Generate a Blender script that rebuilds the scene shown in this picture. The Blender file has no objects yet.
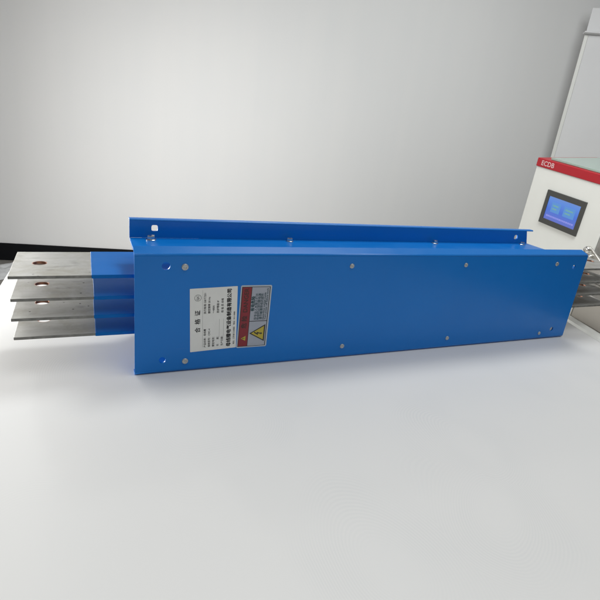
import bpy, bmesh, math, random
from mathutils import Vector, Matrix, noise
random.seed(7)
scene = bpy.context.scene
COL = scene.collection

# ------------------------------------------------------------------ materials
def principled(name, color, rough=0.5, metal=0.0, coat=0.0, coat_rough=0.1, spec=0.5):
    m = bpy.data.materials.new(name); m.use_nodes = True
    b = m.node_tree.nodes['Principled BSDF']
    b.inputs['Base Color'].default_value = (*color, 1)
    b.inputs['Roughness'].default_value = rough
    b.inputs['Metallic'].default_value = metal
    b.inputs['Coat Weight'].default_value = coat
    b.inputs['Coat Roughness'].default_value = coat_rough
    b.inputs['Specular IOR Level'].default_value = spec
    return m

def N(m, kind, **kw):
    n = m.node_tree.nodes.new(kind)
    for k, v in kw.items():
        if k in n.inputs: n.inputs[k].default_value = v
        else: setattr(n, k, v)
    return n

def link(m, a, ao, b, bi): m.node_tree.links.new(a.outputs[ao], b.inputs[bi])
def bsdf(m): return m.node_tree.nodes['Principled BSDF']

def ramp(m, src, out, stops):
    r = N(m, 'ShaderNodeValToRGB'); link(m, src, out, r, 'Fac')
    e = r.color_ramp.elements
    while len(e) < len(stops): e.new(0.5)
    for el, (p, c) in zip(e, stops):
        el.position = p
        el.color = (*c, 1) if len(c) == 3 else c
    return r

def coords(m, scale=(1, 1, 1), kind='Object'):
    t = N(m, 'ShaderNodeTexCoord'); mp = N(m, 'ShaderNodeMapping')
    mp.inputs['Scale'].default_value = scale
    link(m, t, kind, mp, 'Vector'); return mp

def add_bump(m, src, out, strength, dist):
    b = N(m, 'ShaderNodeBump', Strength=strength, Distance=dist)
    link(m, src, out, b, 'Height'); link(m, b, 'Normal', bsdf(m), 'Normal')

def mat_blue_paint(name, c1, c2, rough=0.33, spec=0.33):
    m = principled(name, c1, rough, coat=0.08, coat_rough=0.12, spec=spec)
    mp = coords(m)
    n1 = N(m, 'ShaderNodeTexNoise', Scale=9.0, Detail=4.0); link(m, mp, 'Vector', n1, 'Vector')
    r = ramp(m, n1, 'Fac', [(0.3, c1), (0.7, c2)]); link(m, r, 'Color', bsdf(m), 'Base Color')
    rr = N(m, 'ShaderNodeTexNoise', Scale=38.0, Detail=6.0); link(m, mp, 'Vector', rr, 'Vector')
    r2 = ramp(m, rr, 'Fac', [(0.3, (rough - .05,) * 3), (0.75, (rough + .08,) * 3)])
    link(m, r2, 'Color', bsdf(m), 'Roughness')
    vo = N(m, 'ShaderNodeTexVoronoi', Scale=85.0); link(m, mp, 'Vector', vo, 'Vector')
    vs = ramp(m, vo, 'Distance', [(0.035, (1, 1, 1)), (0.06, (0, 0, 0))])
    sel = N(m, 'ShaderNodeSeparateColor'); link(m, vo, 'Color', sel, 'Color')
    gt = N(m, 'ShaderNodeMath', operation='GREATER_THAN'); gt.inputs[1].default_value = .90; link(m, sel, 'Red', gt, 0)
    mu = N(m, 'ShaderNodeMath', operation='MULTIPLY'); link(m, vs, 'Color', mu, 0); link(m, gt, 0, mu, 1)
    sr = N(m, 'ShaderNodeMapping'); sr.inputs['Rotation'].default_value = (0, .5, 0); sr.inputs['Scale'].default_value = (6, 6, 120); link(m, mp, 'Vector', sr, 'Vector')
    sn = N(m, 'ShaderNodeTexNoise', Scale=3.0, Detail=2.0); link(m, sr, 'Vector', sn, 'Vector')
    ss = ramp(m, sn, 'Fac', [(0.70, (0, 0, 0)), (0.76, (.35, .35, .35))])
    mxa = N(m, 'ShaderNodeMath', operation='MAXIMUM'); link(m, mu, 0, mxa, 0); link(m, ss, 'Color', mxa, 1)
    am = N(m, 'ShaderNodeMath', operation='MULTIPLY'); am.inputs[1].default_value = .4; link(m, mxa, 0, am, 0)
    mc = N(m, 'ShaderNodeMix', data_type='RGBA'); link(m, am, 0, mc, 'Factor')
    m.node_tree.links.new(r.outputs['Color'], mc.inputs[6]); mc.inputs[7].default_value = (0.22, 0.30, 0.42, 1)
    m.node_tree.links.new(mc.outputs[2], bsdf(m).inputs['Base Color'])
    op = N(m, 'ShaderNodeTexNoise', Scale=900.0, Detail=2.0); link(m, mp, 'Vector', op, 'Vector')
    add_bump(m, op, 'Fac', 0.12, 0.0004)
    return m

def mat_noise(name, c1, c2, scale, rough, bump=0.0, dist=0.001, coat=0.0):
    m = principled(name, c1, rough, coat=coat)
    mp = coords(m); n = N(m, 'ShaderNodeTexNoise', Scale=float(scale), Detail=5.0); link(m, mp, 'Vector', n, 'Vector')
    r = ramp(m, n, 'Fac', [(0.3, c1), (0.7, c2)]); link(m, r, 'Color', bsdf(m), 'Base Color')
    if bump: add_bump(m, n, 'Fac', bump, dist)
    return m
M_BLUE = mat_blue_paint('blue_powder_coat', (0.001, 0.180, 0.62), (0.002, 0.193, 0.65))
M_SLEEVE = mat_blue_paint('blue_insulation', (0.002, 0.135, 0.47), (0.004, 0.155, 0.52), 0.48, .05)

def mat_tin(name, seed):
    m = principled(name, (0.4, 0.4, 0.38), 0.42, metal=0.4, spec=.25)
    mp = coords(m, (1, 1, 1)); mp.inputs['Location'].default_value = (seed * 1.7, seed * .9, seed * .4)
    st = coords(m, (30, 170, 60)); st.inputs['Location'].default_value = (seed, seed * 3, 0)
    a = N(m, 'ShaderNodeTexNoise', Scale=1.0, Detail=5.0); link(m, st, 'Vector', a, 'Vector')
    base = ramp(m, a, 'Fac', [(0.25, (0.37, 0.37, 0.355)), (0.55, (0.42, 0.42, 0.405)), (0.85, (0.48, 0.48, 0.465))])
    # tarnish patches, slightly brown
    b = N(m, 'ShaderNodeTexNoise', Scale=34.0, Detail=7.0, Roughness=0.7, Distortion=0.25); link(m, mp, 'Vector', b, 'Vector')
    br = ramp(m, b, 'Fac', [(0.46, (0, 0, 0)), (0.64, (1, 1, 1))])
    mx = N(m, 'ShaderNodeMix', data_type='RGBA', blend_type='MIX')
    sc = N(m, 'ShaderNodeMath', operation='MULTIPLY'); sc.inputs[1].default_value = 0.6
    link(m, br, 'Color', sc, 0); link(m, sc, 0, mx, 'Factor')
    m.node_tree.links.new(base.outputs['Color'], mx.inputs[6]); mx.inputs[7].default_value = (0.32, 0.305, 0.25, 1)
    # dark smudges drawn out along the bar
    sm = coords(m, (1.0, 2.2, 1)); sm.inputs['Location'].default_value = (seed * 2.3 + .31, seed * .7, 0)
    c = N(m, 'ShaderNodeTexNoise', Scale=30.0, Detail=3.0, Distortion=0.5); link(m, sm, 'Vector', c, 'Vector')
    cr = ramp(m, c, 'Fac', [(0.62, (0, 0, 0)), (0.76, (1, 1, 1))])
    sc2 = N(m, 'ShaderNodeMath', operation='MULTIPLY'); sc2.inputs[1].default_value = 0.55
    link(m, cr, 'Color', sc2, 0)
    mx2 = N(m, 'ShaderNodeMix', data_type='RGBA'); link(m, sc2, 0, mx2, 'Factor')
    m.node_tree.links.new(mx.outputs[2], mx2.inputs[6]); mx2.inputs[7].default_value = (0.11, 0.11, 0.105, 1)
    # pits
    v = N(m, 'ShaderNodeTexVoronoi', Scale=90.0); link(m, mp, 'Vector', v, 'Vector')
    vr = ramp(m, v, 'Distance', [(0.07, (1, 1, 1)), (0.12, (0, 0, 0))])
    vn = N(m, 'ShaderNodeTexNoise', Scale=40.0); link(m, mp, 'Vector', vn, 'Vector')
    vnr = ramp(m, vn, 'Fac', [(0.47, (0, 0, 0)), (0.51, (1, 1, 1))])
    vm = N(m, 'ShaderNodeMath', operation='MULTIPLY'); link(m, vr, 'Color', vm, 0); link(m, vnr, 'Color', vm, 1)
    mx3 = N(m, 'ShaderNodeMix', data_type='RGBA'); link(m, vm, 0, mx3, 'Factor')
    m.node_tree.links.new(mx2.outputs[2], mx3.inputs[6]); mx3.inputs[7].default_value = (0.05, 0.045, 0.04, 1)
    m.node_tree.links.new(mx3.outputs[2], bsdf(m).inputs['Base Color'])
    rg = ramp(m, b, 'Fac', [(0.35, (0.46,) * 3), (0.7, (0.62,) * 3)]); link(m, rg, 'Color', bsdf(m), 'Roughness')
    add_bump(m, a, 'Fac', 0.06, 0.0004)
    return m

M_TIN = [mat_tin('tinned_copper_%s' % w, s) for w, s in (('clean', 1.0), ('stained', 2.6), ('pitted', 4.2), ('dull', 5.9))]
M_COPPER = principled('bare_copper', (0.50, 0.27, 0.19), 0.42, metal=1.0)
M_CUT = mat_noise('shaded_cut_edge', (0.17, 0.17, 0.155), (0.27, 0.27, 0.25), 160.0, 0.5)  # oxidised cut edges of the bars; the dark tone also paints in their shade

def mat_metal(name, color, rough, scale=300):
    m = principled(name, color, rough, metal=1.0)
    mp = coords(m); n = N(m, 'ShaderNodeTexNoise', Scale=float(scale), Detail=3.0); link(m, mp, 'Vector', n, 'Vector')
    r = ramp(m, n, 'Fac', [(0.3, (rough * .75,) * 3), (0.7, (min(1, rough * 1.3),) * 3)]); link(m, r, 'Color', bsdf(m), 'Roughness')
    return m
M_ZINC = mat_metal('zinc_plated_steel', (0.72, 0.71, 0.68), 0.24)
M_RIVET = principled('rivet_aluminium', (0.50, 0.52, 0.52), 0.35, metal=.5)
M_STEEL = mat_metal('brushed_steel', (0.56, 0.55, 0.53), 0.38)
M_BRASS = principled('dull_brass', (0.36, 0.31, 0.22), 0.6, metal=.3)
M_DARKMETAL = principled('dark_metal', (0.05, 0.05, 0.055), 0.5)

def mat_wall():
    m = principled('white_wall', (0.78, 0.78, 0.77), 0.75)
    mp = coords(m, (1, 1, .05)); n = N(m, 'ShaderNodeTexNoise', Scale=9.0, Detail=4.0); link(m, mp, 'Vector', n, 'Vector')
    mp2 = coords(m, (1, 1, 1)); n2 = N(m, 'ShaderNodeTexNoise', Scale=2.0, Detail=3.0); link(m, mp2, 'Vector', n2, 'Vector')
    ad = N(m, 'ShaderNodeMath', operation='ADD'); link(m, n, 'Fac', ad, 0); link(m, n2, 'Fac', ad, 1)
    h = N(m, 'ShaderNodeMath', operation='MULTIPLY'); h.inputs[1].default_value = .5; link(m, ad, 0, h, 0)
    r = ramp(m, h, 0, [(0.34, (0.785, 0.787, 0.782)), (0.66, (0.807, 0.804, 0.794))]); link(m, r, 'Color', bsdf(m), 'Base Color')
    f = N(m, 'ShaderNodeTexNoise', Scale=140.0, Detail=3.0); link(m, mp2, 'Vector', f, 'Vector'); add_bump(m, f, 'Fac', 0.08, 0.002)
    return m
M_WALL = mat_wall()
M_SKIRT = principled('black_skirting', (0.004, 0.0045, 0.006), 0.6, spec=.2)
M_FLOOR = mat_noise('grey_floor', (0.21, 0.20, 0.185), (0.25, 0.24, 0.22), 6.0, 0.55)
M_BENCH = mat_noise('grey_brown_laminate', (0.50, 0.465, 0.41), (0.56, 0.52, 0.465), 7.0, 0.5)
M_MACHINE = mat_noise('white_enamel', (0.77, 0.775, 0.735), (0.79, 0.795, 0.755), 12.0, 0.4)
M_RED = principled('red_trim', (0.42, 0.012, 0.022), 0.4)
M_WHITEPRINT = principled('white_print', (0.72, 0.48, 0.48), 0.5)
M_BEZEL = principled('charcoal_bezel', (0.062, 0.062, 0.058), 0.45)
M_PANEL = mat_noise('pale_grey_panel', (0.76, 0.76, 0.765), (0.79, 0.79, 0.79), 4.0, 0.6)
M_FILM = mat_noise('plastic_film', (0.50, 0.51, 0.52), (0.62, 0.63, 0.64), 14.0, 0.3)
M_PAPER = mat_noise('label_paper', (0.82, 0.83, 0.80), (0.85, 0.86, 0.83), 60.0, 0.45)
M_INK = principled('black_ink', (0.02, 0.02, 0.022), 0.5)
M_GREYINK = principled('grey_ink', (0.13, 0.13, 0.135), 0.5)
M_SILVER = mat_noise('silver_label', (0.40, 0.43, 0.50), (0.43, 0.46, 0.53), 80.0, 0.4)
M_LABELEDGE = principled('label_border', (0.50, 0.56, 0.62), 0.35)
M_BAND = principled('dark_red_band', (0.26, 0.02, 0.03), 0.45)
M_BANDINK = principled('band_ink', (0.055, 0.022, 0.02), 0.5)
M_YELLOW = principled('warning_yellow', (0.55, 0.44, 0.05), 0.45)
M_TEALINK = principled('teal_ink', (0.012, 0.06, 0.075), 0.5)
M_GLASS = principled('green_glass', (0.62, 0.78, 0.70), 0.15)
bsdf(M_GLASS).inputs['Transmission Weight'].default_value = 0.55

def mat_emit(name, color, strength, rough=0.3):
    m = principled(name, (0.02, 0.02, 0.03), rough)
    bsdf(m).inputs['Emission Color'].default_value = (*color, 1)
    bsdf(m).inputs['Emission Strength'].default_value = strength
    return m
M_SCREEN = mat_emit('lit_screen', (0.065, 0.13, 0.70), 0.9)
_g = N(M_SCREEN, 'ShaderNodeTexCoord'); _s = N(M_SCREEN, 'ShaderNodeSeparateXYZ'); link(M_SCREEN, _g, 'Generated', _s, 'Vector')
_r = ramp(M_SCREEN, _s, 'Z', [(0.0, (0.12, 0.16, 0.56)), (0.45, (0.06, 0.16, 0.64)), (0.85, (0.10, 0.25, 0.70)), (1.0, (0.14, 0.26, 0.62))])
link(M_SCREEN, _r, 'Color', bsdf(M_SCREEN), 'Emission Color')
M_TILE = mat_emit('screen_tile', (0.10, 0.29, 0.66), 0.85)
M_TILETXT = mat_emit('screen_tile_text', (0.17, 0.42, 0.44), 0.8)
M_SCRTXT = mat_emit('screen_text', (0.27, 0.29, 0.78), 0.85)

def mat_table():
    m = principled('white_table_sheet', (0.76, 0.765, 0.765), 0.52, spec=0.4)
    tc = N(m, 'ShaderNodeTexCoord')
    mp = N(m, 'ShaderNodeMapping'); mp.inputs['Scale'].default_value = (1, .8, 0); mp.inputs['Location'].default_value = (.13, .05, 0)
    link(m, tc, 'Object', mp, 'Vector')
    warp = N(m, 'ShaderNodeTexNoise', Scale=9.0, Detail=0.5); link(m, mp, 'Vector', warp, 'Vector')
    add = N(m, 'ShaderNodeMix', data_type='VECTOR'); add.inputs['Factor'].default_value = 0.06
    m.node_tree.links.new(mp.outputs['Vector'], add.inputs[4]); m.node_tree.links.new(warp.outputs['Color'], add.inputs[5])
    vo = N(m, 'ShaderNodeTexVoronoi', Scale=7.5, voronoi_dimensions='2D'); m.node_tree.links.new(add.outputs[1], vo.inputs['Vector'])
    fr = N(m, 'ShaderNodeMath', operation='MULTIPLY'); fr.inputs[1].default_value = 400.0; link(m, vo, 'Distance', fr, 0)
    sn = N(m, 'ShaderNodeMath', operation='SINE'); link(m, fr, 0, sn, 0)
    half = N(m, 'ShaderNodeMath', operation='MULTIPLY_ADD'); half.inputs[1].default_value = .5; half.inputs[2].default_value = .5; link(m, sn, 0, half, 0)
    fade = ramp(m, vo, 'Distance', [(0.10, (0, 0, 0)), (0.25, (1, 1, 1)), (0.42, (1, 1, 1)), (0.55, (0, 0, 0))])
    w = N(m, 'ShaderNodeMath', operation='MULTIPLY'); link(m, half, 0, w, 0); link(m, fade, 'Color', w, 1)
    mask = N(m, 'ShaderNodeTexNoise', Scale=9.0, Detail=1.0); link(m, tc, 'Object', mask, 'Vector')
    mr = ramp(m, mask, 'Fac', [(0.42, (0, 0, 0)), (0.62, (1, 1, 1))])
    mul = N(m, 'ShaderNodeMath', operation='MULTIPLY'); link(m, w, 0, mul, 0); link(m, mr, 'Color', mul, 1)
    blotch = N(m, 'ShaderNodeTexNoise', Scale=5.0, Detail=3.0); link(m, tc, 'Object', blotch, 'Vector')
    br = ramp(m, blotch, 'Fac', [(0.3, (0.755, 0.757, 0.75)), (0.7, (0.78, 0.777, 0.765))])
    mx = N(m, 'ShaderNodeMix', data_type='RGBA')
    sc = N(m, 'ShaderNodeMath', operation='MULTIPLY'); sc.inputs[1].default_value = 0.38
    link(m, mul, 0, sc, 0); link(m, sc, 0, mx, 'Factor')
    m.node_tree.links.new(br.outputs['Color'], mx.inputs[6]); mx.inputs[7].default_value = (0.68, 0.69, 0.69, 1)
    m.node_tree.links.new(mx.outputs[2], bsdf(m).inputs['Base Color'])
    return m
M_TABLE = mat_table()

# ------------------------------------------------------------------ helpers
def obj(name, bm, mats, parent=None, smooth=False, bevel=0.0, segs=2, matrix=None, label=None):
    bmesh.ops.recalc_face_normals(bm, faces=bm.faces)
    me = bpy.data.meshes.new(name); bm.to_mesh(me); bm.free()
    for m in (mats if isinstance(mats, (list, tuple)) else [mats]): me.materials.append(m)
    if smooth:
        me.polygons.foreach_set('use_smooth', [True] * len(me.polygons))
    o = bpy.data.objects.new(name, me); COL.objects.link(o)
    if matrix is not None: o.matrix_world = matrix
    if parent: o.parent = parent
    if bevel:
        b = o.modifiers.new('bevel', 'BEVEL'); b.width = bevel; b.segments = segs
        b.limit_method = 'ANGLE'; b.angle_limit = math.radians(40)
    if label: o['label'] = label
    return o

def thing(name, label, cat, loc=(0, 0, 0), group=None, matrix=None):
    o = bpy.data.objects.new(name, None); COL.objects.link(o)
    o.empty_display_size = 0.05
    if matrix is not None: o.matrix_world = matrix
    else: o.location = loc
    o['label'] = label; o['category'] = cat
    if group: o['group'] = group
    return o

def box(bm, x0, x1, y0, y1, z0, z1, mi=0):
    v = [bm.verts.new(p) for p in ((x0, y0, z0), (x1, y0, z0), (x1, y1, z0), (x0, y1, z0), (x0, y0, z1), (x1, y0, z1), (x1, y1, z1), (x0, y1, z1))]
    for f in ((0, 3, 2, 1), (4, 5, 6, 7), (0, 1, 5, 4), (1, 2, 6, 5), (2, 3, 7, 6), (3, 0, 4, 7)):
        fc = bm.faces.new([v[i] for i in f]); fc.material_index = mi

def slab(outer, holes, t, n=28):
    """flat plate in XY (top at z=0, bottom at -t); holes = (cx, cy, r[, squareness])"""
    bm = bmesh.new(); edges = []
    def loop(pts):
        vs = [bm.verts.new((x, y, 0)) for x, y in pts]
        for i in range(len(vs)): edges.append(bm.edges.new((vs[i], vs[(i + 1) % len(vs)])))
    loop(outer)
    for h in holes:
        cx, cy, r = h[:3]; q = h[3] if len(h) > 3 else 1.0
        pts = []
        for i in range(n):
            a = 2 * math.pi * i / n; c, s = math.cos(a), math.sin(a)
            pts.append((cx + r * math.copysign(abs(c) ** q, c), cy + r * math.copysign(abs(s) ** q, s)))
        loop(pts)
    bmesh.ops.triangle_fill(bm, edges=edges, use_beauty=True)
    fs = list(bm.faces)
    r = bmesh.ops.extrude_face_region(bm, geom=fs)
    bmesh.ops.translate(bm, vec=(0, 0, -t), verts=[g for g in r['geom'] if isinstance(g, bmesh.types.BMVert)])
    # extrude_face_region leaves the original faces in place: closed solid
    return bm

def sheet(profile, t, x0, x1, bm=None):
    """bent sheet metal: open (y,z) centre-line profile extruded along X with thickness t"""
    bm = bm or bmesh.new(); n = len(profile)
    P = [Vector(p) for p in profile]; off = []
    for i in range(n):
        d = Vector((0, 0))
        if i > 0: d += (P[i] - P[i - 1]).normalized()
        if i < n - 1: d += (P[i + 1] - P[i]).normalized()
        d.normalize(); off.append(Vector((-d.y, d.x)) * t / 2)
    ring = [P[i] + off[i] for i in range(n)] + [P[i] - off[i] for i in reversed(range(n))]
    a = [bm.verts.new((x0, p.x, p.y)) for p in ring]; b = [bm.verts.new((x1, p.x, p.y)) for p in ring]
    m = len(ring)
    for i in range(m): bm.faces.new((a[i], a[(i + 1) % m], b[(i + 1) % m], b[i]))
    for i in range(n - 1):
        j = m - 1 - i
        bm.faces.new((a[i], a[i + 1], a[j - 1], a[j])); bm.faces.new((b[i], b[j], b[j - 1], b[i + 1]))
    return bm

def arc(cy, cz, r, a0, a1, n=6):
    return [(cy + r * math.cos(math.radians(a0 + (a1 - a0) * i / n)), cz + r * math.sin(math.radians(a0 + (a1 - a0) * i / n))) for i in range(n + 1)]

def lathe(prof, n=24, bm=None, mi=0):
    """(r, z) profile spun about Z"""
    bm = bm or bmesh.new(); rings = []
    for r, z in prof:
        if r < 1e-6: rings.append([bm.verts.new((0, 0, z))])
        else: rings.append([bm.verts.new((r * math.cos(2 * math.pi * i / n), r * math.sin(2 * math.pi * i / n), z)) for i in range(n)])
    for a, b in zip(rings, rings[1:]):
        for i in range(n):
            j = (i + 1) % n
            vs = [a[i % len(a)], a[j % len(a)], b[j % len(b)], b[i % len(b)]]
            u = []
            for v in vs:
                if v not in u: u.append(v)
            if len(u) > 2:
                f = bm.faces.new(u); f.material_index = mi
    return bm

def text_bm(items):
    """items: (text, u, v, size, bold, align) in a label plane (u to the right of the reading direction, v up) -> flat bmesh"""
    bm = bmesh.new()
    for body, u, v, size, bold, align in items:
        cu = bpy.data.curves.new('glyphs', 'FONT'); cu.body = body; cu.size = size
        cu.align_x = align; cu.align_y = 'CENTER'; cu.resolution_u = 3
        o = bpy.data.objects.new('glyphs', cu); COL.objects.link(o)
        bpy.context.view_layer.update()
        dg = bpy.context.evaluated_depsgraph_get()
        me = bpy.data.meshes.new_from_object(o.evaluated_get(dg))
        me.transform(Matrix.Translation((u, v, 0)))
        if bold:
            k = 0
            for sx, sy in ((-1, 0), (1, 0), (0, -1), (0, 1), (0, 0)):
                k += 1
                me.transform(Matrix.Translation((sx * bold, sy * bold, k * 2e-6))); bm.from_mesh(me)
                me.transform(Matrix.Translation((-sx * bold, -sy * bold, -k * 2e-6)))
        else: bm.from_mesh(me)
        bpy.data.meshes.remove(me); bpy.data.objects.remove(o); bpy.data.curves.remove(cu)
    for f in bm.faces: f.material_index = 0
    return bm

def flat_poly(bm, pts, z=0.0):
    return bm.faces.new([bm.verts.new((x, y, z)) for x, y in pts])

def line_rect(bm, x0, y0, x1, y1):
    flat_poly(bm, ((x0, y0), (x1, y0), (x1, y1), (x0, y1)))

def frame_rect(bm, x0, y0, x1, y1, w):
    line_rect(bm, x0, y0, x1, y0 + w); line_rect(bm, x0, y1 - w, x1, y1)
    line_rect(bm, x0, y0 + w, x0 + w, y1 - w); line_rect(bm, x1 - w, y0 + w, x1, y1 - w)

def rounded(x0, y0, x1, y1, r, n=5):
    pts = []
    for cx, cy, a in ((x1 - r, y1 - r, 0), (x0 + r, y1 - r, 90), (x0 + r, y0 + r, 180), (x1 - r, y0 + r, 270)):
        for i in range(n + 1):
            t = math.radians(a + 90 * i / n); pts.append((cx + r * math.cos(t), cy + r * math.sin(t)))
    return pts

# ------------------------------------------------------------------ the bus duct
L, H, D, T = 0.65, 0.14, 0.112, 0.002
COVER = 0.583                   # the top and bottom covers stop short of the side plates
duct = thing('bus_duct', 'long blue metal bus duct with flat bars sticking out of both ends, on the table', 'bus duct')

def side_plate(front):
    R0 = 0.0072
    HR = H - .010
    prof = [(0.012, T / 2)] + arc(R0, R0, R0 - T / 2, 270, 180) + arc(R0, HR - R0, R0 - T / 2, 180, 90) + [(0.012, HR - T / 2)]
    if not front: prof = [(D - y, z) for y, z in prof]
    return sheet(prof, T, 0.018, .615)

# front plate: web with drilled holes, rounded bends and short inward flanges joined to it
HOLES = [(0.0306, 0.1234, 0.0042), (0.0284, 0.0165, 0.0036), (0.6266, 0.1174, 0.0034), (0.6200, 0.0160, 0.0034)]
R0 = 0.004; RT = 0.0026; ZT = H - 0.0062
bm = slab([(0, R0), (L, R0), (L, ZT), (0, ZT)], HOLES, T)
bmesh.ops.transform(bm, matrix=Matrix.Rotation(math.radians(90), 4, 'X'), verts=bm.verts)     # z=0 -> y=0, bottom towards +y
sheet(arc(R0, R0, R0 - T / 2, 180, 270, 7) + [(0.012, T / 2)], T, 0, L, bm)
top_arc = arc(RT, ZT, RT - T / 2, 180, 110, 6)
ty, tz = top_arc[-1]; tl = 0.0125
sheet(top_arc + [(ty + tl * math.cos(math.radians(20)), tz + tl * math.sin(math.radians(20)))], T, 0, L, bm)
bmesh.ops.remove_doubles(bm, verts=bm.verts, dist=1e-5)
front_plate = obj('side_plate', bm, M_BLUE, duct)
me = front_plate.data
for p in me.polygons:
    p.use_smooth = abs(p.normal.x) < 0.1 and ((ZT < p.center.z and p.center.y < RT) or p.center.z < R0 - 1e-4) and p.area < L * .004
back_plate = obj('side_plate', side_plate(False), M_BLUE, duct)

# top cover: flat sheet bent up into a standing flange with a small lip at its top edge
FY = 0.0595
FH = 0.0187
bm = slab([(0, 0), (COVER, 0), (COVER - 0.006, FH), (0, FH)],
          [(0.0262, 0.0108, 0.0034, 0.55), (0.5575, 0.0095, 0.0034, 0.7)], T)
bmesh.ops.transform(bm, matrix=Matrix.Translation((0, FY - T, H - T - 0.0)) @ Matrix.Rotation(math.radians(90), 4, 'X'), verts=bm.verts)
sheet([(0.0122, H - 1.5 * T), (FY - 2 * T, H - 1.5 * T)] + arc(FY - 2 * T + .0005, H - T + .0000, T / 2, 270, 360, 4)[1:], T, 0, COVER, bm)
sheet(arc(FY - T * 0.05, H - T + FH, T * .5, 180, 90, 5) + [(FY + 0.0055, H - T + FH + T * .5)], T * .9, 0, COVER + 0.007, bm)
obj('top_cover', bm, M_BLUE, duct, bevel=0.0003, segs=1)
obj('rear_cover', sheet([(FY + .0011, H - T), (FY + .0011, H - .010 - 1.5 * T), (D - 0.0025, H - .010 - 1.5 * T)], T, 0.075, COVER), M_BLUE, duct)
obj('bottom_cover', sheet([(0.0025, 1.5 * T), (D - 0.0025, 1.5 * T)], T, 0.018, COVER), M_BLUE, duct)

# bars: tinned copper, blue sleeve over the middle
BX0, BX1, BY0, BY1, BT = -0.1117, L + 0.1117, 0.0145, 0.0985, 0.003
for i, zt in enumerate((0.1098, 0.0870, 0.0666, 0.0467)):
    jx = (0, .0006, -.0004, .0003)[i]
    hx = 0.0242
    bm = slab([(BX0 + jx, BY0), (BX1 + jx, BY0), (BX1 + jx, BY1), (BX0 + jx, BY1)],
              [(BX0 + jx + hx, 0.0565, 0.0066), (BX1 + jx - hx, 0.0565, 0.0066)], BT, 40)
    bmesh.ops.translate(bm, vec=(0, 0, zt), verts=bm.verts); bm.normal_update()
    for f in bm.faces:
        c = f.calc_center_median()
        for cx in (BX0 + jx + hx, BX1 + jx - hx):
            if abs(f.normal.z) < 0.5 and (Vector((c.x, c.y)) - Vector((cx, 0.0565))).length < 0.0072: f.material_index = 1
    for f in bm.faces:
        if f.material_index == 0 and abs(f.normal.z) < 0.5: f.material_index = 2
    bar = obj('busbar', bm, [M_TIN[i], M_COPPER, M_CUT], duct, bevel=0.0003, segs=2)
    # worn copper ring round each hole where the tin plating stops
    for cx in (BX0 + jx + hx, BX1 + jx - hx):
        bm = bmesh.new()
        inner = [(cx + .0065 * math.cos(a * math.pi / 20), .0565 + .0065 * math.sin(a * math.pi / 20)) for a in range(40)]
        rr = [.00690 + .0004 * noise.noise(Vector((2 * math.cos(a * math.pi / 20), 2 * math.sin(a * math.pi / 20), cx * 9 + i * 3.1))) for a in range(40)]
        outer = [(cx + rr[a] * math.cos(a * math.pi / 20), .0565 + rr[a] * math.sin(a * math.pi / 20)) for a in range(40)]
        vi = [bm.verts.new((x, y, zt + .00012)) for x, y in inner]; vo = [bm.verts.new((x, y, zt + .00012)) for x, y in outer]
        for a in range(40): bm.faces.new((vi[a], vo[a], vo[(a + 1) % 40], vi[(a + 1) % 40]))
        obj('hole_rim', bm, M_COPPER, bar)
    s0 = -0.0392 + (0, .0015, .0010, .0018)[i]
    bm = bmesh.new(); box(bm, s0, L + 0.012, BY0 - .0004, BY1 + .0004, zt - BT - .0004, zt + .0004)
    obj('insulating_sleeve', bm, M_SLEEVE, bar, bevel=0.0003, segs=2)

# rivets and screws on the front face
def rivet_bm(r, cross=False):
    bm = lathe([(r * 1.0, 0), (r * 1.0, .0005), (r * .86, .0011), (r * .45, .0014), (r * .40, .0009), (r * .32, .0008), (0, .0010)], 24)
    return bm
first = None
for x, z, r in ((0.0497, 0.1222, .0036), (0.0530, 0.0131, .0034), (0.2460, 0.1218, .0030), (0.2494, 0.0159, .0030),
                (0.4188, 0.1219, .0030), (0.4159, 0.0151, .0029), (0.5887, 0.1223, .0032), (0.5952, 0.0107, .0026)):
    if first is None:
        first = obj('rivet', rivet_bm(1.0 * .0033), M_RIVET, duct, smooth=True); o = first
    else:
        o = first.copy(); COL.objects.link(o); o.parent = duct
    o.location = (x, 0.0, z); o.rotation_euler = (math.radians(90), 0, 0); s = r / .0033; o.scale = (s, s, 1)

# hexagon bolts on the top cover, at the foot of the standing flange
def bolt_bm():
    bm = lathe([(.0044, 0), (.0044, .0008), (.0041, .0010), (.0034, .0010)], 28)       # washer
    vs = []
    for z, k in ((.0010, 1), (.0036, 1), (.0042, .9)):
        vs.append([bm.verts.new((.0034 * k * math.cos(a * math.pi / 3), .0034 * k * math.sin(a * math.pi / 3), z)) for a in range(6)])
    for a, b in zip(vs, vs[1:]):
        for i in range(6): bm.faces.new((a[i], a[(i + 1) % 6], b[(i + 1) % 6], b[i]))
    bm.faces.new(vs[2])
    return bm
bolt0 = None
for x, y, s in ((0.0214, 0.0475, 1.25), (0.1835, 0.0495, 1.05), (0.4010, 0.0495, 1.1), (0.5640, 0.0490, 1.0)):
    if bolt0 is None: bolt0 = o = obj('bolt', bolt_bm(), M_ZINC, duct)
    else:
        o = bolt0.copy(); COL.objects.link(o); o.parent = duct
    o.location = (x, y, H - T); o.rotation_euler = (0, 0, random.uniform(0, 1)); o.scale = (s, s, s)

# ------------------------------------------------------------------ labels on the front face (read from bottom to top)
def label_matrix(cx, cz, rot):
    # local x = reading direction (world +z), local y = up the page (world -x), local z = out of the plate (world -y)
    B = Matrix(((0, -1, 0, cx), (0, 0, -1, 0), (1, 0, 0, cz), (0, 0, 0, 1)))
    return B @ Matrix.Rotation(rot, 4, 'Z')

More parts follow.
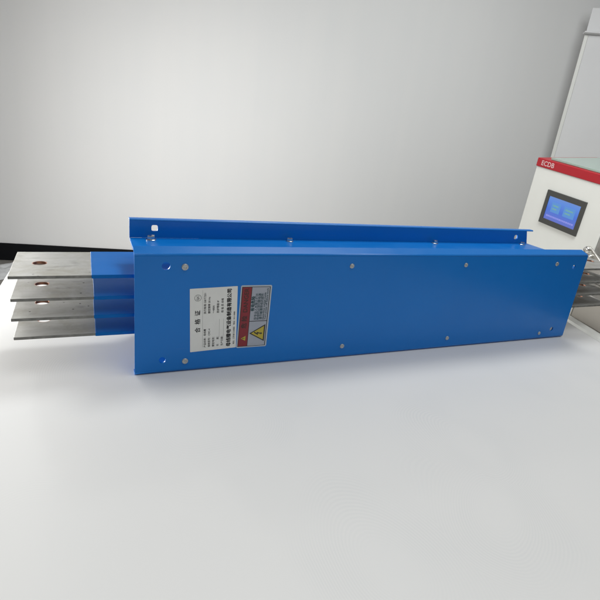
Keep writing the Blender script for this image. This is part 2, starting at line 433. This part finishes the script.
LW, LH = 0.0745, 0.0520
ML = label_matrix(0.0828, 0.0618, math.radians(2.2))
bm = slab(rounded(-LW / 2, -LH / 2, LW / 2, LH / 2, .0006), [], .00018); bmesh.ops.translate(bm, vec=(0, 0, .0002), verts=bm.verts)
lab = obj('rating_label', bm, M_PAPER, duct, matrix=ML, label='white paper rating label with black print')
def P(u, v): return (u * LW - LW / 2, LH / 2 - v * LH)
rows = [(.315, '产品名称：母线槽', '执行标准 GB/T7251'), (.405, '规格型号：CMC-4', '额定频率 50 Hz'), (.495, '额定电流：', '～400A'),
        (.590, '长　　度：', '防护等级 IP'), (.685, '生产日期：', '检 验 员 合格')]
items = []
for u, c in ((.35, '合'), (.485, '格'), (.62, '证')):
    items.append((c, *P(u, .165), .0064, .00016, 'CENTER'))
big = text_bm(items)
items = []
for v, a, b in rows:
    items.append((a, *P(.055, v), .0028, .00004, 'LEFT')); items.append((b, *P(.60, v), .0029, .00005, 'LEFT'))
items.append(('地址：江苏省工业园区　电话：0511-8888', *P(.06, .945), .0022, .00003, 'LEFT'))
small = text_bm(items)
bold = text_bm([('母线槽电气设备制造有限公司', *P(.50, .832), .0054, .00024, 'CENTER')])
bm = big
me_t = bpy.data.meshes.new('t'); small.to_mesh(me_t); bm.from_mesh(me_t); small.free()
me_t2 = bpy.data.meshes.new('t2'); bold.to_mesh(me_t2); bm.from_mesh(me_t2); bold.free()
qc = text_bm([('QC', *P(.855, .165), .0034, .00006, 'CENTER')])
me_t3 = bpy.data.meshes.new('t3'); qc.to_mesh(me_t3); bm.from_mesh(me_t3); qc.free()
cx, cy = P(.855, .165)
for a in range(32):
    t0, t1 = a * math.pi / 16, (a + 1) * math.pi / 16
    flat_poly(bm, [(cx + r * math.cos(t), cy + r * math.sin(t)) for r, t in ((.0034, t0), (.00375, t0), (.00375, t1), (.0034, t1))])
for u0, u1, v in ((.06, .97, .262), (.20, .50, .620), (.22, .50, .712)):
    x0, y0 = P(u0, v); x1, _ = P(u1, v); line_rect(bm, x0, y0 - .00007, x1, y0 + .00007)
bmesh.ops.translate(bm, vec=(0, 0, .00028), verts=bm.verts)
obj('printed_text', bm, M_INK, lab)

WW, WH = 0.0762, 0.0362
MW = label_matrix(0.1290, 0.0624, math.radians(-.4))
bm = slab(rounded(-WW / 2, -WH / 2, WW / 2, WH / 2, .0018), [], .00018); bmesh.ops.translate(bm, vec=(0, 0, .0002), verts=bm.verts)
wl = obj('warning_label', bm, M_LABELEDGE, duct, matrix=MW, label='silver electric shock warning label with a dark red band')
def Q(u, v): return (u * WW - WW / 2, WH / 2 - v * WH)
bm = bmesh.new(); (x0, y1), (x1, y0) = Q(.018, .035), Q(.978, .955); line_rect(bm, x0, y0, x1, y1); bmesh.ops.translate(bm, vec=(0, 0, .00025), verts=bm.verts)
obj('black_frame', bm, M_INK, wl)
bm = bmesh.new(); (x0, y1), (x1, y0) = Q(.026, .055), Q(.970, .345); line_rect(bm, x0, y0, x1, y1); bmesh.ops.translate(bm, vec=(0, 0, .0003), verts=bm.verts)
obj('red_band', bm, M_BAND, wl)
bm = bmesh.new()
(x0, y1), (x1, y0) = Q(.026, .362), Q(.425, .930); line_rect(bm, x0, y0, x1, y1)
(x0, y1), (x1, y0) = Q(.436, .362), Q(.970, .930); line_rect(bm, x0, y0, x1, y1)
bmesh.ops.translate(bm, vec=(0, 0, .0003), verts=bm.verts); obj('silver_field', bm, M_SILVER, wl)
def tri(cx, cy, s):
    h = s * .866; return [(cx - s / 2, cy - h / 2), (cx + s / 2, cy - h / 2), (cx, cy + h / 2)]
bm = bmesh.new(); cx, cy = Q(.232, .645)
flat_poly(bm, tri(cx, cy, .0215), .00036); obj('triangle_border', bm, M_INK, wl)
bm = bmesh.new(); flat_poly(bm, tri(cx, cy - .0004, .0172), .0004)
c2x, c2y = Q(.155, .20); flat_poly(bm, tri(c2x, c2y, .0062), .0004)
obj('warning_triangle', bm, M_YELLOW, wl)
bm = bmesh.new()   # lightning arrow and exclamation mark
bolt_pts = [(.0004, .0052), (-.0026, -.0002), (-.0004, .0002), (-.0012, -.0036), (-.0021, -.0034), (-.0004, -.0060), (.0009, -.0032), (-.0001, -.0034), (.0016, .0018), (-.0003, .0014), (.0021, .0050)]
flat_poly(bm, [(cx + a, cy - .0012 + b * .92) for a, b in bolt_pts], .00044)
flat_poly(bm, [(c2x + a, c2y - .0004 + b) for a, b in ((-.0003, -.0006), (.0003, -.0006), (.0005, .0016), (-.0005, .0016))], .00044)
flat_poly(bm, [(c2x + a, c2y - .0004 + b) for a, b in ((-.0003, -.0014), (.0003, -.0014), (.0003, -.0009), (-.0003, -.0009))], .00044)
obj('lightning_arrow', bm, M_INK, wl)
bm = text_bm([('危 险', *Q(.42, .20), .0068, .00018, 'CENTER'), ('DANGER', *Q(.765, .20), .0072, .00012, 'CENTER')])
bmesh.ops.translate(bm, vec=(0, 0, .00036), verts=bm.verts); obj('band_text', bm, M_BANDINK, wl)
bm = text_bm([('有电危险', *Q(.71, .435), .0046, .00018, 'CENTER')])
for v, tx in ((.545, '非专业人员禁止打开'), (.635, '检修时必须切断电源'), (.725, '请勿触摸带电的部件'), (.80, 'Hazardous voltage inside'), (.87, 'Turn power off before work')):
    t2 = text_bm([(tx, *Q(.45, v), .0036 if ord(tx[0]) > 999 else .0033, .00006, 'LEFT')])
    mt = bpy.data.meshes.new('t'); t2.to_mesh(mt); bm.from_mesh(mt); t2.free()
bmesh.ops.translate(bm, vec=(0, 0, .00036), verts=bm.verts); obj('printed_text', bm, M_TEALINK, wl)

# ------------------------------------------------------------------ table
def table_pts(z):
    return [(-.1615, .395), (-.172, .20), (-.27, -1.5), (.30, -1.5), (.729, -.008), (.765, .117), (.845, .395)]
bm = slab(table_pts(0), [], .035)
tb = thing('table', 'white covered table top filling the foreground under the blue bus duct', 'table', (0, 0, -.75))
obj('table_top', bm, M_TABLE, tb, bevel=0.009, segs=4, matrix=Matrix.Translation((0, 0, .75)))
bm = bmesh.new()
ea, eb, ec = Vector((.30, -1.5)), Vector((.729, -.008)), Vector((.765, .117)); ed = Vector((.845, .395))
for p, q in ((ea, eb), (eb, ec), (ec, ed)):
    t_ = (q - p).normalized(); n_ = Vector((t_.y, -t_.x))
    prof = [(-.021, .7502), (-.017, .7535), (-.004, .7548), (.004, .7520), (.006, .7460), (.006, .715), (.0005, .715), (.0005, .7502)]
    r0 = [bm.verts.new((p.x + n_.x * u, p.y + n_.y * u, z)) for u, z in prof]; r1 = [bm.verts.new((q.x + n_.x * u, q.y + n_.y * u, z)) for u, z in prof]
    for i in range(len(prof)): bm.faces.new((r0[i], r0[(i + 1) % len(prof)], r1[(i + 1) % len(prof)], r1[i]))
obj('added_rim_strip', bm, M_MACHINE, tb)  # raised strip added so the right table rim catches light and reads bright
for x, y in ((-.10, .34), (.72, .34), (-.17, -1.4), (.25, -1.4)):
    bm = bmesh.new(); box(bm, x - .025, x + .025, y - .025, y + .025, 0, .75 - .0352)
    obj('leg', bm, M_PANEL, tb, bevel=.003)

# ------------------------------------------------------------------ wall, floor
A = Vector((-.547, 2.939, 0)); B = Vector((.208, 2.794, 0)); wd = (B - A).normalized(); wn = Vector((-wd.y, wd.x, 0))
W0, W1 = A - wd * 3.5, A + wd * 5.2
MWALL = Matrix(((wd.x, wn.x, 0, A.x), (wd.y, wn.y, 0, A.y), (0, 0, 1, -.75), (0, 0, 0, 1)))
wall = thing('wall', 'plain white wall behind the table with a black skirting along its foot', 'wall', matrix=MWALL)
wall['kind'] = 'thing'
bm = bmesh.new(); box(bm, -3.5, 6.0, 0.012, .15, 0, 3.6); obj('wall_face', bm, M_WALL, wall)
bm = bmesh.new(); box(bm, -3.5, 6.0, 0, .011, 0.0005, .11); obj('skirting_board', bm, M_SKIRT, wall, bevel=.002)
bm = bmesh.new(); s = 7.0
f = bm.faces.new([bm.verts.new((x, y, -.75)) for x, y in ((-s, -s), (s, -s), (s, s), (-s, s))])
fl = obj('floor', bm, M_FLOOR); fl['kind'] = 'structure'

# crumpled film on the floor beyond the left end of the table
bm = bmesh.new(); n = 34; g = []
for i in range(n):
    row = []
    for j in range(n):
        u, v = i / (n - 1) - .5, j / (n - 1) - .5
        h = .5 + .5 * noise.noise(Vector((u * 5, v * 7, 1.3))); rdg = 1 - abs(noise.noise(Vector((u * 9 + 3, v * 9, 4.1)))) * 2
        edge = max(0, 1 - (max(abs(u), abs(v)) * 2) ** 4)
        row.append(bm.verts.new((u * .52 + .03 * noise.noise(Vector((v * 6, 2, 0))), v * .26 + .03 * noise.noise(Vector((u * 6, 7, 0))), .002 + edge * (.018 * h + .02 * max(0, rdg)))))
    g.append(row)
for i in range(n - 1):
    for j in range(n - 1): bm.faces.new((g[i][j], g[i + 1][j], g[i + 1][j + 1], g[i][j + 1]))
fm = obj('plastic_sheet', bm, M_FILM, smooth=True, matrix=Matrix.Translation((-.56, 2.66, -.75)) @ Matrix.Rotation(.5, 4, 'Z'))
fm['label'] = 'crumpled pale grey plastic sheet on the floor beyond the left table corner'; fm['category'] = 'plastic sheet'

# ------------------------------------------------------------------ tester cabinet at the right
S = 1.34                        # size against the fitted plane at x = 1.3
C0 = Vector((-0.0407058, -0.485875, 0.2756025))
O1 = C0 + (Vector((1.30, .733, .250)) - C0) * S
hh = Vector((.005, .995, .102)).normalized(); vv = Vector((.08, .099, -.992)); vv = (vv - hh * vv.dot(hh)).normalized(); nn = hh.cross(vv)
if nn.x > 0: nn = -nn
# local: x = along the face to the right (towards the camera side), y = into the cabinet, z = up
MC = Matrix(((-hh.x, -nn.x, -vv.x, O1.x), (-hh.y, -nn.y, -vv.y, O1.y), (-hh.z, -nn.z, -vv.z, O1.z), (0, 0, 0, 1)))
cab = thing('test_cabinet', 'white test cabinet with a red top strip and a blue touch screen, at right edge', 'cabinet', matrix=MC)
def C(*a): return [k * S for k in a]
bm = bmesh.new(); box(bm, *C(.0078, .300), *C(0.0, .26), *C(-.42, -.0225)); obj('cabinet_body', bm, M_MACHINE, cab, bevel=.003)
bm = bmesh.new(); box(bm, *C(.0070, .3008), *C(-.003, .26), *C(-.0222, .0036)); rs = obj('red_strip', bm, M_RED, cab, bevel=.002)
bm = text_bm([('ECDB', *C(.026, -.0095), .0205 * S, .0005, 'LEFT')])
bmesh.ops.transform(bm, matrix=Matrix.Translation((0, -.0035 * S, 0)) @ Matrix.Rotation(math.radians(90), 4, 'X'), verts=bm.verts)
obj('strip_lettering', bm, M_WHITEPRINT, rs)
bm = bmesh.new()
x0, x1, z0, z1 = C(.0836, .2284, -.1848, -.0801); w = .0125 * S
box(bm, x0, x1, -.006 * S, 0.001, z0, z0 + w * 1.3); box(bm, x0, x1, -.006 * S, .001, z1 - w * 1.3, z1)
box(bm, x0, x0 + w, -.006 * S, .001, z0 + w * 1.3, z1 - w * 1.3); box(bm, x1 - w, x1, -.006 * S, .001, z0 + w * 1.3, z1 - w * 1.3)
scr = obj('screen_bezel', bm, M_BEZEL, cab)
bm = bmesh.new(); box(bm, x0 + w, x1 - w, -.003 * S, .0005, z0 + w * 1.3, z1 - w * 1.3); obj('touch_screen', bm, M_SCREEN, scr)
sw, sh = x1 - x0 - 2 * w, z1 - z0 - 2.6 * w
for a0, a1, rows_ in ((.14, .42, ((.05, .22, .62), (.05, .18, .48))), (.54, .88, ((.05, .28, .62), (.05, .22, .48)))):
    bm = bmesh.new(); box(bm, x0 + w + sw * a0, x0 + w + sw * a1, -.0034 * S, -.003 * S, z0 + w * 1.3 + sh * .36, z0 + w * 1.3 + sh * .78)
    obj('screen_tile', bm, M_TILE, scr)
    for p, q, b in rows_:
        bm = bmesh.new(); box(bm, x0 + w + sw * (a0 + p), x0 + w + sw * (a0 + q), -.0037 * S, -.0034 * S, z0 + w * 1.3 + sh * b, z0 + w * 1.3 + sh * (b + .06))
        obj('tile_text', bm, M_TILETXT, scr)
bm = bmesh.new()
k = .06
while k < .92:
    d = random.uniform(.025, .06); box(bm, x0 + w + sw * k, x0 + w + sw * (k + d), -.0036 * S, -.003 * S, z0 + w * 1.3 + sh * .13, z0 + w * 1.3 + sh * .20); k += d + .012
st = obj('screen_text', bm, M_SCRTXT, scr)
# steel clamp fixture and shelf low on the cabinet front
bm = bmesh.new(); box(bm, *C(.288, .42), *C(-.03, -.002), *C(-.255, -.208)); obj('clamp_block', bm, M_STEEL, cab, bevel=.006, segs=3)
bm = bmesh.new(); box(bm, *C(-.005, .075), *C(-.036, -.0305), *C(-.0045, .0045))
obj('clamp_strap', bm, M_ZINC, cab, bevel=.002, matrix=Matrix.Translation((.316 * S, 0, -.193 * S)) @ Matrix.Rotation(math.radians(31), 4, 'Y'))
for a, b, r_ in ((.3045, -.1945, .0098), (.3215, -.2095, .0060), (.3335, -.2215, .0060)):
    bm = lathe([(r_ * S, 0), (r_ * S, .008 * S), (r_ * .8 * S, .013 * S), (0, .014 * S)], 24)
    obj('clamp_knob' if r_ > .01 else 'clamp_bolt', bm, M_ZINC if r_ < .01 else M_BRASS, cab, smooth=True, matrix=Matrix.Translation((a * S, -.0305 * S, b * S)) @ Matrix.Rotation(math.radians(90), 4, 'X'))
bm = bmesh.new(); box(bm, *C(.302, .44), *C(.0, .20), *C(-.42, -.12)); obj('side_box', bm, M_STEEL, cab, bevel=.004)
bm = bmesh.new(); box(bm, *C(.05, .44), *C(-.09, -.003), *C(-.30, -.29)); obj('shelf', bm, M_STEEL, cab, bevel=.002)
corners = [(a, b, (MC @ Vector((a * S, b * S, -.42 * S))).z) for a, b in ((.03, .03), (.28, .03), (.03, .23), (.28, .23))]
BENCH = min(c[2] for c in corners) - .03
for a, b, z in corners:
    bm = bmesh.new(); box(bm, *C(a - .014, a + .014), *C(b - .014, b + .014), -.42 * S - (z - BENCH - .003) / .99, -.42 * S - .0005); obj('levelling_foot', bm, M_DARKMETAL, cab)
wb = thing('workbench', 'low grey brown workbench beyond the right end of the table, under the test cabinet', 'workbench', (0, 0, -.75))
bm = bmesh.new(); box(bm, .90, 2.75, -.15, 1.55, BENCH + .75 - .04, BENCH + .75); obj('bench_top', bm, M_BENCH, wb, bevel=.003)
for x, y in ((.98, -.07), (2.67, -.07), (.98, 1.47), (2.67, 1.47)):
    bm = bmesh.new(); box(bm, x - .03, x + .03, y - .03, y + .03, 0, BENCH + .75 - .0402); obj('leg', bm, M_DARKMETAL, wb, bevel=.003)
bm = bmesh.new(); box(bm, *C(.045, .298), *C(.012, .25), *C(.0045, .0105)); obj('glass_lid', bm, M_GLASS, cab, bevel=.001)
bm = bmesh.new(); box(bm, *C(.236, .254), *C(.02, .05), *C(.011, .05)); obj('lid_handle', bm, M_DARKMETAL, cab, bevel=.003)

# ------------------------------------------------------------------ pale partition at the far right
pt = thing('partition', 'tall pale grey partition panel behind the test cabinet, cut by the right edge', 'partition', matrix=Matrix.Translation((2.93, 2.10, -.75)) @ Matrix.Rotation(math.radians(-40), 4, 'Z'))
pt['kind'] = 'thing'
bm = bmesh.new(); box(bm, .022, 1.4, .003, .010, 0, 1.745); obj('panel', bm, M_PANEL, pt, bevel=.001)
bm = bmesh.new(); box(bm, 0, .0215, 0, .012, 0, 1.745); obj('edge_trim', bm, M_MACHINE, pt, bevel=.002)
bm = bmesh.new(); box(bm, -.012, 1.4, -.05, .02, 1.751, 1.760); obj('cap', bm, M_PANEL, pt, bevel=.002)
bm = bmesh.new(); box(bm, 0.004, 1.4, .003, .012, 1.761, 1.90); obj('header', bm, M_PANEL, pt, bevel=.001)

# ------------------------------------------------------------------ camera
cam = bpy.data.cameras.new('camera'); co = bpy.data.objects.new('camera', cam); COL.objects.link(co)
Rm = [[0.918466, -0.379451, 0.111522], [-0.034645, -0.358084, -0.933046], [0.393979, 0.853108, -0.342035]]
r, d, fw = (Vector(v) for v in Rm)
co.matrix_world = Matrix(((r.x, -d.x, -fw.x, C0.x), (r.y, -d.y, -fw.y, C0.y), (r.z, -d.z, -fw.z, C0.z), (0, 0, 0, 1)))
cam.sensor_width = 36; cam.lens = 36 * 487.854 / 600; cam.clip_start = .01; cam.clip_end = 60
scene.camera = co

# ------------------------------------------------------------------ light
def area(name, loc, target, size, power, color=(1, 1, 1), size_y=None, spread=180):
    l = bpy.data.lights.new(name, 'AREA'); l.energy = power; l.color = color; l.size = size
    if size_y: l.shape = 'RECTANGLE'; l.size_y = size_y
    l.spread = math.radians(spread)
    o = bpy.data.objects.new(name, l); COL.objects.link(o); o.location = loc
    o.rotation_euler = (Vector(target) - Vector(loc)).to_track_quat('-Z', 'Y').to_euler()
    return o
area('window_light', (-.62, 2.1, 1.33), (.1, .05, 0), .16, 2.6, (1, .985, .96))
area('low_back_fill', (-.75, 1.7, .22), (-.05, .05, .08), .9, 8.2, (1, .985, .95), spread=80)  # added fill, no real window: brightens the gaps between the lower bars
area('side_window', (-1.55, 1.0, .26), (0, .06, .08), 1.3, 29, (1, .985, .96), size_y=.46)
area('wall_fill', (-.1, .6, .80), (.25, 2.85, -.30), .9, 5.2, (1, .99, .97), spread=80)  # added fill aimed at the wall to make its bright pool
area('right_wall_fill', (1.2, .2, 1.3), (2.4, 2.3, .6), 1.3, 15.5, (.955, .995, 1), size_y=1.0, spread=150)  # added fill that lifts the right part of the wall
area('ceiling_light', (.8, .62, 2.0), (.5, 0, 0), .60, 16, (.985, 1, .99))
area('front_fill', (.8, -.6, 2.0), (.4, -.1, 0), 1.8, 14.5, (.985, 1, .99), size_y=1.2)  # added soft fill from above for the duct front and near table
w = bpy.data.worlds.new('World'); scene.world = w; w.use_nodes = True
w.node_tree.nodes['Background'].inputs['Color'].default_value = (1, .99, .975, 1)
w.node_tree.nodes['Background'].inputs['Strength'].default_value = 0.165
scene.view_settings.view_transform = 'Standard'; scene.view_settings.look = 'None'
scene.cycles.diffuse_bounces = 8; scene.cycles.glossy_bounces = 8
scene.view_settings.exposure = 0.10; scene.view_settings.gamma = 1
